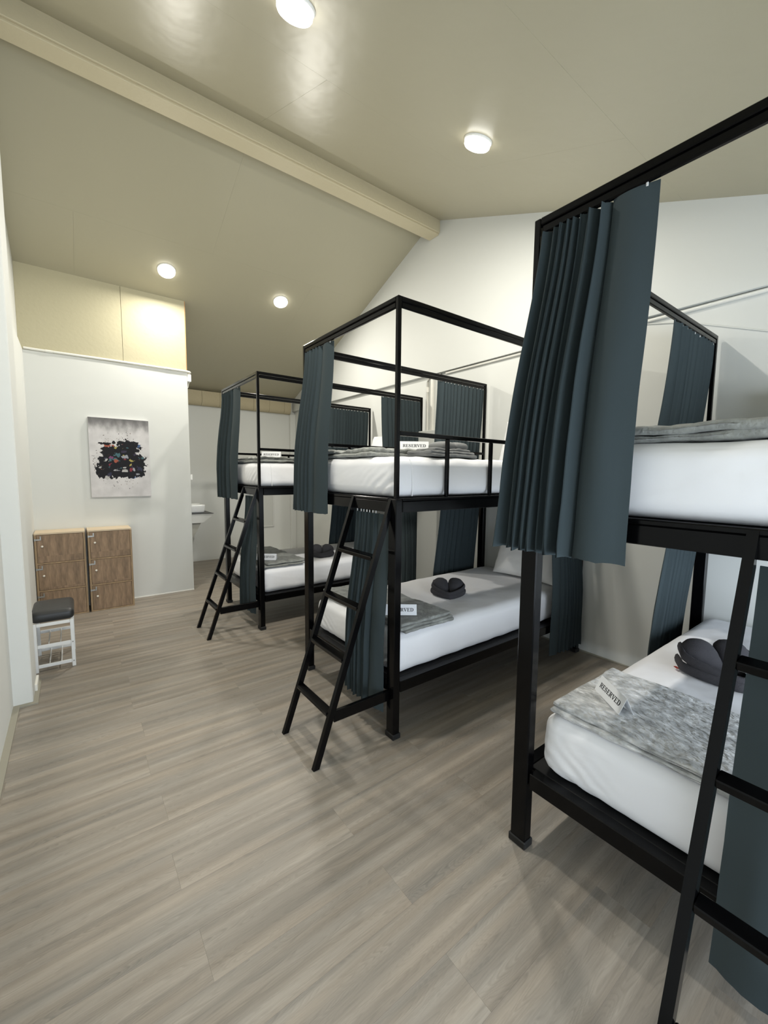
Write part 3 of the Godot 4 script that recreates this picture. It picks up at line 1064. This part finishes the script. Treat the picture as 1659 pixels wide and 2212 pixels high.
# hangs from the line origin + u*w; folds stand out along v; `lean` is how far the hem is pushed out along v
func curtain(label: String, origin: Vector3, u: Vector3, v: Vector3, wt: float, wb: float, ub: float, y_top: float, y_bot: float, folds: int, amp: float, flat: float, lean: float, sd: int, group: String) -> void:
	var r := RandomNumberGenerator.new()
	r.seed = sd
	var cols := []      # [fraction along the width, fold offset]
	var per := 10
	var wsum := 0.0
	var ws := []
	for k in folds:
		var x := r.randf_range(0.55, 1.45)
		ws.append(x)
		wsum += x
	var pos := 0.0
	for k in folds:
		var wk: float = ws[k] / wsum * (1.0 - flat)
		var ak := r.randf_range(0.55, 1.2)
		var skew := r.randf_range(-0.14, 0.14)
		for i in per:
			var s := float(i) / per
			var ss := s + skew * sin(s * TAU) * 0.5
			var wav := asin(0.94 * sin(ss * TAU)) / asin(0.94)
			cols.append([pos + wk * s + 0.10 * wk * sin(2.0 * s * TAU), wav * ak])
		pos += wk
	var nf := 8 if flat > 0.0 else 1
	for i in nf + 1:
		var s := float(i) / nf
		cols.append([1.0 - flat + flat * s, 0.35 * sin(s * PI * 1.3) - 0.5 * s * s * 0.4])
	var rows := 18
	var th := 0.0022
	var mid := []
	for j in rows + 1:
		var h := float(j) / rows
		var line := []
		for c in cols:
			var a: float = amp * (0.55 + 0.45 * smoothstep(0.0, 0.5, h))
			var wv: float = c[1] * a + 0.012 * noise.get_noise_3d(c[0] * 3.0, h * 1.6, sd * 1.7) * h
			var uu: float = lerpf(c[0] * wt, ub + c[0] * wb, h) + 0.006 * noise.get_noise_3d(c[0] * 5.0, h * 2.0, sd * 2.9) * h
			wv += lean * smoothstep(0.0, 0.75, h)
			line.append(Vector2(uu, wv))
		mid.append(line)
	var fr := []
	var bk := []
	for j in rows + 1:
		var y := lerpf(y_top, y_bot, float(j) / rows)
		var f := []
		var b := []
		for i in cols.size():
			var p: Vector2 = mid[j][i]
			var q0: Vector2 = mid[j][maxi(i - 1, 0)]
			var q1: Vector2 = mid[j][mini(i + 1, cols.size() - 1)]
			var n: Vector2 = (q1 - q0).normalized().orthogonal()
			var yy := y
			if j == rows:
				yy += 0.006 * noise.get_noise_2d(i * 0.3, sd)
			f.append(origin * Vector3(1, 0, 1) + u * (p.x + n.x * th) + v * (p.y + n.y * th) + Vector3(0, yy, 0))
			b.append(origin * Vector3(1, 0, 1) + u * (p.x - n.x * th) + v * (p.y - n.y * th) + Vector3(0, yy, 0))
		fr.append(f)
		bk.append(b)
	var st := begin()
	st.set_smooth_group(0)
	var hand := u.cross(v).y > 0.0
	for j in rows:
		for i in cols.size() - 1:
			sq(st, fr[j][i], fr[j][i + 1], fr[j + 1][i + 1], fr[j + 1][i], hand)
			sq(st, bk[j][i], bk[j][i + 1], bk[j + 1][i + 1], bk[j + 1][i], not hand)
	st.set_smooth_group(1)
	var e := cols.size() - 1
	for j in rows:
		sq(st, fr[j][0], bk[j][0], bk[j + 1][0], fr[j + 1][0], not hand)
		sq(st, fr[j][e], bk[j][e], bk[j + 1][e], fr[j + 1][e], hand)
	st.set_smooth_group(2)
	for i in e:
		sq(st, fr[0][i], bk[0][i], bk[0][i + 1], fr[0][i + 1], hand)
		sq(st, fr[rows][i], bk[rows][i], bk[rows][i + 1], fr[rows][i + 1], not hand)
	st.generate_normals()
	var t := thing("bed_curtain", label, "curtain", Vector3.ZERO, 0.0, group)
	part("curtain_panel", st.commit(), M.curtain, t)
	var hook := box(Vector3(-0.003, -0.008, -0.003), Vector3(0.003, 0.016, 0.003), 0.001)
	for k in folds + 1:
		var c: Array = cols[mini(k * per + 2, cols.size() - 2)] if k < folds else cols[cols.size() - 3]
		part("glider", hook, M.hook, t, origin * Vector3(1, 0, 1) + u * (c[0] * wt) + Vector3(0, y_top, 0))

func build_curtains() -> void:
	var who := ["the bunk farthest from the lockers", "the middle bunk", "the bunk nearest the lockers"]
	var zs := [ZA, ZB, ZC]
	var X := Vector3(1, 0, 0)
	var Zn := Vector3(0, 0, -1)
	var Zp := Vector3(0, 0, 1)
	var yt := BH - 0.058
	var yl := DU - 0.098
	var g := "slate grey bed curtains"
	# upper foot ends: gathered at the side away from the ladder
	var up := [[1.195, 0.37, 0.465, -0.003], [-0.70, 0.385, 0.47, -0.012], [ZC - 0.53, 0.56, 0.575, 0.01]]
	for k in 3:
		curtain("slate curtain at the upper foot end of " + who[k], Vector3(0.0125, 0, up[k][0] - up[k][1]), Zp, -X, up[k][1], up[k][2], up[k][1] - up[k][2] + up[k][3], yt, 1.243, 8 if k == 0 else 6, 0.044 if k == 0 else 0.034, 0.34, 0.074 if k == 0 else 0.056, 11 + k * 5, g)
	# lower foot ends: gathered behind the ladder
	for k in 3:
		if k == 0:
			curtain("slate curtain behind the ladder of " + who[k], Vector3(0.022, 0, zs[k] - 0.075), Zn, -X, 0.34, 0.36, 0.0, yl, 0.15, 5, 0.026, 0.42, 0.058, 31, g)
		else:
			curtain("slate curtain behind the ladder of " + who[k], Vector3(0.022, 0, zs[k] - 0.425), Zp, -X, 0.34, 0.40, -0.04, yl, 0.15, 7, 0.026, 0.30, 0.058, 31 + k * 5, g)
	# head ends, along the long sides
	for k in 3:
		var zf: float = zs[k] - BW
		if k > 0:
			curtain("slate curtain at the upper head, sink side, of " + who[k], Vector3(2.015, 0, zf + 0.0125), -X, Zn, 0.66, 0.66, 0.0, yt, 1.243, 12, 0.022, 0.10, 0.045, 51 + k * 5, g)
		else:
			curtain("slate curtain at the upper head, sink side, of " + who[k], Vector3(2.02, 0, zf + 0.0125), -X, Zn, 0.71, 0.79, 0.0, yt, 1.243, 9, 0.024, 0.12, 0.045, 52, g)
		curtain("slate curtain at the lower head, sink side, of " + who[k], Vector3(1.985, 0, zf + 0.025), -X, Zn, 0.56, 0.62, 0.0, yl, 0.12, 9, 0.022, 0.12, 0.056, 71 + k * 5, g)
		if k > 0:
			curtain("slate curtain at the upper head, ladder side, of " + who[k], Vector3(2.015, 0, zs[k] - 0.0125), -X, Zp, 0.58, 0.58, 0.0, yt, 1.243, 9, 0.022, 0.14, 0.045, 91 + k * 5, g)
			curtain("slate curtain at the lower head, ladder side, of " + who[k], Vector3(1.995, 0, zs[k] - 0.025), -X, Zp, 0.40 if k == 1 else 0.25, 0.44 if k == 1 else 0.28, 0.0, yl, 0.10, 8, 0.024, 0.22, 0.055, 111 + k * 5, g)

# ------------------------------------------------------------------ lockers, bench, picture, services

func build_lockers() -> void:
	var spots := [[-1.727, -1.309, "wooden three-door locker beside the shoe bench"], [-1.289, -0.885, "wooden three-door locker standing farther from the shoe bench"]]
	for s in spots:
		var w: float = s[1] - s[0]
		var t := thing("locker", s[2], "locker", Vector3(s[0], 0, ZP + 0.002), 0.0, "wooden lockers under the picture")
		var h := 0.89
		var d := 0.288
		var e := 0.018
		part("side_panel", uvbox(Vector3(0, 0, 0), Vector3(e, h - e, d)), M.cabinet_body, t)
		part("side_panel", uvbox(Vector3(w - e, 0, 0), Vector3(w, h - e, d)), M.cabinet_body, t)
		part("top_panel", box(Vector3(0, h - e, 0), Vector3(w, h, d), 0.0015), M.cabinet_top, t)
		part("back_panel", uvbox(Vector3(e, 0, 0), Vector3(w - e, h - e, 0.006)), M.cabinet_body, t)
		for k in 4:
			var y: float = k * (h - 2 * e) / 3.0
			if k < 3:
				part("shelf", uvbox(Vector3(e, y, 0.006), Vector3(w - e, y + e * 0.8, d - 0.002)), M.cabinet_body, t)
		for k in 3:
			var y0: float = k * (h - 2 * e) / 3.0 + e * 0.8 + 0.003
			var y1: float = (k + 1) * (h - 2 * e) / 3.0 + (e if k == 2 else 0.0) - 0.003
			var st := uvbox(Vector3(e + 0.003, y0, d - 0.018), Vector3(w - e - 0.003, y1, d - 0.001), k * 0.31)
			var door := part("door", st, M.cabinet, t)
			part("knob", lathe([[0.0, 0.018], [0.007, 0.017], [0.0105, 0.012], [0.009, 0.006], [0.005, 0.002], [0.005, 0.0]], 14), M.knob, door, Vector3(0.062, y1 - 0.115, d - 0.001)).rotation.x = PI * 0.5
			var hs := begin()
			cbox(hs, Vector3(0.030, y1 - 0.045, d + 0.003), Vector3(0.052, 0.016, 0.006), 0.001)
			cbox(hs, Vector3(0.052, y1 - 0.030, d + 0.004), Vector3(0.012, 0.040, 0.007), 0.001)
			cbox(hs, Vector3(0.006, y1 - 0.045, d + 0.004), Vector3(0.010, 0.026, 0.010), 0.001)
			part("hasp", hs.commit(), M.metal, door)

# box with chamfers and 0..1 texture coordinates scaled per metre
func uvbox(lo: Vector3, hi: Vector3, shift := 0.0) -> ArrayMesh:
	var st := begin()
	var c := (lo + hi) * 0.5
	var h := (hi - lo) * 0.5
	var axes := [Vector3(1, 0, 0), Vector3(0, 1, 0), Vector3(0, 0, 1)]
	for ax in 3:
		for sg in [-1.0, 1.0]:
			var b: int = (ax + 1) % 3
			var d: int = (ax + 2) % 3
			var q := []
			for k in [[-1, -1], [1, -1], [1, 1], [-1, 1]]:
				var p := c
				p[ax] += h[ax] * sg
				p[b] += h[b] * k[0]
				p[d] += h[d] * k[1]
				q.append(p)
			var uvf := func(p: Vector3) -> Vector2:
				return Vector2((p.x + p.z) * 2.4 + shift, p.y * 2.4 + shift * 0.7)
			uvquad(st, q[0], q[1], q[2], q[3], axes[ax] * sg, uvf)
	return st.commit()

func build_bench() -> void:
	var t := thing("shoe_bench", "small white metal shoe bench with a padded black seat", "bench", Vector3(-1.56, 0, -2.39))
	# x -0.125..0.125, z -0.19..0.19
	part("seat_cushion", soft_mesh(Vector3(0.262, 0.085, 0.40), 0.034, Vector3i(8, 2, 10), func(p: Vector3) -> Vector3: return p + Vector3(0, 0.010 * (1.0 - pow(p.x / 0.131, 2.0)) * (1.0 - pow(p.z / 0.2, 2.0)) * (1.0 if p.y > 0 else 0.0), 0)), M.leatherette, t, Vector3(0, 0.420, 0))
	for sx in [-1, 1]:
		for sz in [-1, 1]:
			part("leg", box(Vector3(sx * 0.1125 - 0.0115, 0.0, sz * 0.187 - 0.008), Vector3(sx * 0.1125 + 0.0115, 0.376, sz * 0.187 + 0.008), 0.002), M.white_paint, t)
	for sz in [-1, 1]:
		for y in [0.363, 0.197, 0.045]:
			part("cross_bar", box(Vector3(-0.1005, y - 0.0125, sz * 0.187 - 0.006), Vector3(0.1005, y + 0.0125, sz * 0.187 + 0.006), 0.002), M.white_paint, t)
	for y in [0.197, 0.045]:
		for x in [-0.036, 0.036]:
			part("shelf_rod", tube([Vector3(x, y, -0.181), Vector3(x, y, 0.181)], 0.0045, 8), M.white_paint, t)
	for y in [0.197, 0.045]:
		var b := part("bolt", lathe([[0.0, 0.003], [0.004, 0.002], [0.005, 0.0]], 10), M.metal, t, Vector3(0.1125, y, 0.195))
		b.rotation.x = PI * 0.5

func build_picture() -> void:
	var t := thing("canvas_picture", "unframed canvas print with a dark colourful blot on a pale ground", "picture", Vector3(-0.932, 1.672, ZP), 0.0)
	part("canvas", box(Vector3(-0.2935, -0.444, 0.002), Vector3(0.2935, 0.444, 0.034), 0.002), smat(c8(205, 203, 205), 0.7), t)
	var st := begin()
	var uvf := func(p: Vector3) -> Vector2:
		return Vector2((p.x + 0.2915) / 0.583, (0.442 - p.y) / 0.884)
	uvquad(st, Vector3(-0.2915, -0.442, 0.0344), Vector3(0.2915, -0.442, 0.0344), Vector3(0.2915, 0.442, 0.0344), Vector3(-0.2915, 0.442, 0.0344), Vector3(0, 0, 1), uvf)
	var m := smat(Color.WHITE, 0.6, 0.35)
	m.albedo_texture = print_sheet()
	part("print", st.commit(), m, t)

# an abstract print: dark overlapping daubs with coloured scribbles and flecks
func print_sheet() -> ImageTexture:
	var w := 296
	var h := 448
	var img := Image.create(w, h, false, Image.FORMAT_RGB8)
	var r := RandomNumberGenerator.new()
	r.seed = 99
	var n := FastNoiseLite.new()
	n.seed = 5
	n.frequency = 0.012
	n.fractal_octaves = 4
	for j in h:
		for i in w:
			var k := 0.80 + 0.05 * n.get_noise_2d(i, j)
			if j < 90:
				k = lerpf(0.42, k, smoothstep(-10.0, 90.0, j + 26.0 * n.get_noise_2d(i * 2.0, j)))
			img.set_pixel(i, j, Color(k, k * 0.985, k * 0.985))
	var daub := func(cx: float, cy: float, rx: float, ry: float, col: Color, rough: float) -> void:
		for j in range(maxi(0, int(cy - ry * 1.4)), mini(h, int(cy + ry * 1.4))):
			for i in range(maxi(0, int(cx - rx * 1.4)), mini(w, int(cx + rx * 1.4))):
				var d := sqrt(pow((i - cx) / rx, 2.0) + pow((j - cy) / ry, 2.0)) + rough * n.get_noise_2d(i * 3.0 + cx, j * 3.0)
				if d < 1.0:
					img.set_pixel(i, j, col)
	var ink := Color(0.085, 0.08, 0.10)
	# a broad irregular mass, wide at the foot
	for s in [[150, 235, 92, 66], [92, 268, 56, 52], [212, 250, 60, 62], [140, 300, 104, 40], [190, 168, 54, 46], [98, 190, 46, 36], [236, 306, 34, 30], [52, 300, 30, 40]]:
		daub.call(s[0], s[1], s[2], s[3], ink, 0.55)
	var cols := [c8(128, 52, 62), c8(158, 84, 66), c8(70, 92, 132), c8(168, 156, 90), c8(150, 152, 160), c8(116, 66, 104), c8(70, 104, 112), c8(44, 46, 66), c8(58, 52, 72), c8(176, 174, 172)]
	for k in 75:
		var cx := r.randf_range(50, 250)
		var cy := r.randf_range(110, 345)
		var at := img.get_pixel(int(cx), int(cy))
		if at.r > 0.3:
			continue
		daub.call(cx, cy, r.randf_range(5, 22), r.randf_range(3, 12), cols[r.randi() % cols.size()], 1.1)
	for k in 26:
		daub.call(r.randf_range(50, 250), r.randf_range(130, 340), r.randf_range(8, 30), r.randf_range(6, 20), ink, 0.9)
	for k in 130:
		var a := r.randf_range(0, TAU)
		var q := r.randf_range(105, 165)
		daub.call(150 + cos(a) * q * 0.85, 235 + sin(a) * q * 1.05, r.randf_range(0.8, 2.4), r.randf_range(0.8, 2.4), [ink, c8(120, 104, 90), c8(90, 80, 84)][r.randi() % 3], 0.3)
	img.generate_mipmaps()
	return ImageTexture.create_from_image(img)

func build_services() -> void:
	# conduit on the ledge of the partition, turning round its end into a junction box
	var c := thing("conduit_pipe", "white conduit pipe lying along the ledge above the picture", "pipe")
	part("pipe", tube([Vector3(-1.725, 2.763, ZP + 0.004), Vector3(-1.60, 2.760, ZP + 0.006), Vector3(-1.0, 2.762, ZP + 0.004), Vector3(-0.40, 2.758, ZP + 0.008), Vector3(-0.20, 2.757, ZP + 0.008), Vector3(-0.165, 2.757, ZP - 0.004), Vector3(-0.150, 2.756, ZP - 0.03), Vector3(-0.155, 2.756, ZP - 0.07), Vector3(-0.17, 2.755, ZP - 0.10)], 0.0125, 12), M.pipe, c)
	for x in [-1.52, -0.40]:
		part("coupling", tube([Vector3(x - 0.03, 2.760, ZP + 0.007), Vector3(x + 0.03, 2.759, ZP + 0.007)], 0.015, 12), M.pipe, c)
	var j := thing("junction_box", "small white junction box under the conduit at the partition's end", "junction box", Vector3(-0.1845, 2.685, ZP - 0.035))
	part("box_body", box(Vector3(-0.003, -0.045, -0.035), Vector3(0.040, 0.045, 0.035), 0.004), M.plastic, j)
	part("cable_stub", tube([Vector3(0.02, -0.045, 0.01), Vector3(0.012, -0.075, 0.008), Vector3(0.004, -0.12, 0.006)], 0.004, 8), M.pipe, j)
	var s := thing("wall_switch", "white switch plate on the partition's end above the basin", "switch", Vector3(-0.1875, 1.455, ZP - 0.05))
	part("plate", box(Vector3(0.0, -0.035, -0.03), Vector3(0.026, 0.035, 0.03), 0.003), M.plastic, s)
	part("rocker", box(Vector3(0.026, -0.016, -0.012), Vector3(0.030, 0.016, 0.012), 0.001), M.plastic, s)
	# pipes on the gable wall
	var p := thing("conduit_pipe", "pale conduit pipe running level along the gable wall above the bunks", "pipe")
	part("pipe", tube([Vector3(XW - 0.013, 2.672, -1.70), Vector3(XW - 0.013, 2.673, -0.6), Vector3(XW - 0.013, 2.669, 0.4), Vector3(XW - 0.013, 2.671, 1.2), Vector3(XW - 0.013, 2.670, 2.04)], 0.013, 10), M.pipe, p)
	for z in [-1.2, -0.1, 0.75, 1.55]:
		part("clip", box(Vector3(XW - 0.027, 2.664, z - 0.008), Vector3(XW, 2.678, z + 0.008), 0.001), M.pipe, p)
	var q := thing("conduit_pipe", "white conduit pipe dropping down the wall to the column top", "pipe")
	part("pipe", tube([Vector3(XW - 0.013, 2.675, -1.78), Vector3(XW - 0.013, 2.672, -1.95), Vector3(XW - 0.014, 2.66, -1.985), Vector3(XW - 0.016, 2.62, -2.0), Vector3(XW - 0.016, 2.3, -2.0), Vector3(XW - 0.016, 2.031, -2.0)], 0.013, 10), M.pipe, q)
	part("coupling", tube([Vector3(XW - 0.016, 2.50, -2.0), Vector3(XW - 0.016, 2.56, -2.0)], 0.016, 10), M.pipe, q)
	single("cable_duct", box(Vector3(XW - 0.03, 2.031, -1.94), Vector3(XW, 2.655, -1.90), 0.003), M.pipe, "slim white cable duct standing on the wall column beside the pipe", "duct")
	# thin raised line in the wall colour, sloping away under the conduit
	single("raised_line", tube([Vector3(XW - 0.0055, 2.652, 0.36), Vector3(XW - 0.0055, 2.60, 0.60), Vector3(XW - 0.0055, 2.42, 1.06), Vector3(XW - 0.0055, 2.10, 1.75)], 0.005, 8), M.wall, "thin raised line sloping down the gable wall under the conduit", "wall bead")
	# basin corner
	var b := thing("wash_counter", "pale wash counter bracketed to the partition's side wall", "counter", Vector3(-0.1885, 0, -5.15))
	part("counter_top", box(Vector3(0.0, 0.873, -0.28), Vector3(0.51, 0.891, 0.28), 0.003), M.counter, b)
	part("edge_strip", box(Vector3(0.001, 0.891, -0.28), Vector3(0.514, 0.897, 0.284), 0.001), M.counter_edge, b)
	part("apron", prism(PackedVector2Array([Vector2(0.0, 0.76), Vector2(0.36, 0.76), Vector2(0.50, 0.872), Vector2(0.0, 0.872)]), 0.255, 0.275, 2), M.counter, b)
	part("bracket", prism(PackedVector2Array([Vector2(0.0, 0.25), Vector2(0.10, 0.30), Vector2(0.34, 0.759), Vector2(0.0, 0.759)]), 0.20, 0.23, 2), M.bracket, b)
	var s2 := thing("wash_basin", "white ceramic basin standing on the pale wash counter", "basin", Vector3(0.06, 0.8975, -5.15))
	var bs := soft_mesh(Vector3(0.36, 0.13, 0.36), 0.03, Vector3i(8, 3, 8), func(v: Vector3) -> Vector3:
		var k := 1.0 - 0.10 * (0.5 - v.y / 0.13)
		var dip := 0.0
		if v.y > 0.03:
			dip = 0.09 * smoothstep(0.0, 0.3, 1.0 - maxf(absf(v.x) / 0.165, absf(v.z) / 0.16))
		return Vector3(v.x * k, v.y - dip, v.z * k))
	part("bowl", bs, M.ceramic, s2, Vector3(0, 0.0655, 0))
	var f := part("tap", tube([Vector3(-0.15, 0.12, 0), Vector3(-0.15, 0.24, 0), Vector3(-0.12, 0.27, 0), Vector3(-0.05, 0.26, 0)], 0.011, 10), M.metal, s2)
	f.name = "tap"
	var w := thing("wall_panel", "pale framed panel on the wall behind the bunk nearest the lockers", "wall panel", Vector3(1.42, 1.08, ZF))
	part("panel", box(Vector3(-0.20, -0.55, 0.0), Vector3(0.20, 0.55, 0.012), 0.002), M.mirror_panel, w)
	for e in [[Vector3(-0.22, -0.57, 0), Vector3(-0.20, 0.57, 0.02)], [Vector3(0.20, -0.57, 0), Vector3(0.22, 0.57, 0.02)], [Vector3(-0.20, -0.57, 0), Vector3(0.20, -0.55, 0.02)], [Vector3(-0.20, 0.55, 0), Vector3(0.20, 0.57, 0.02)]]:
		part("frame_bar", box(e[0], e[1], 0.003), M.counter, w)
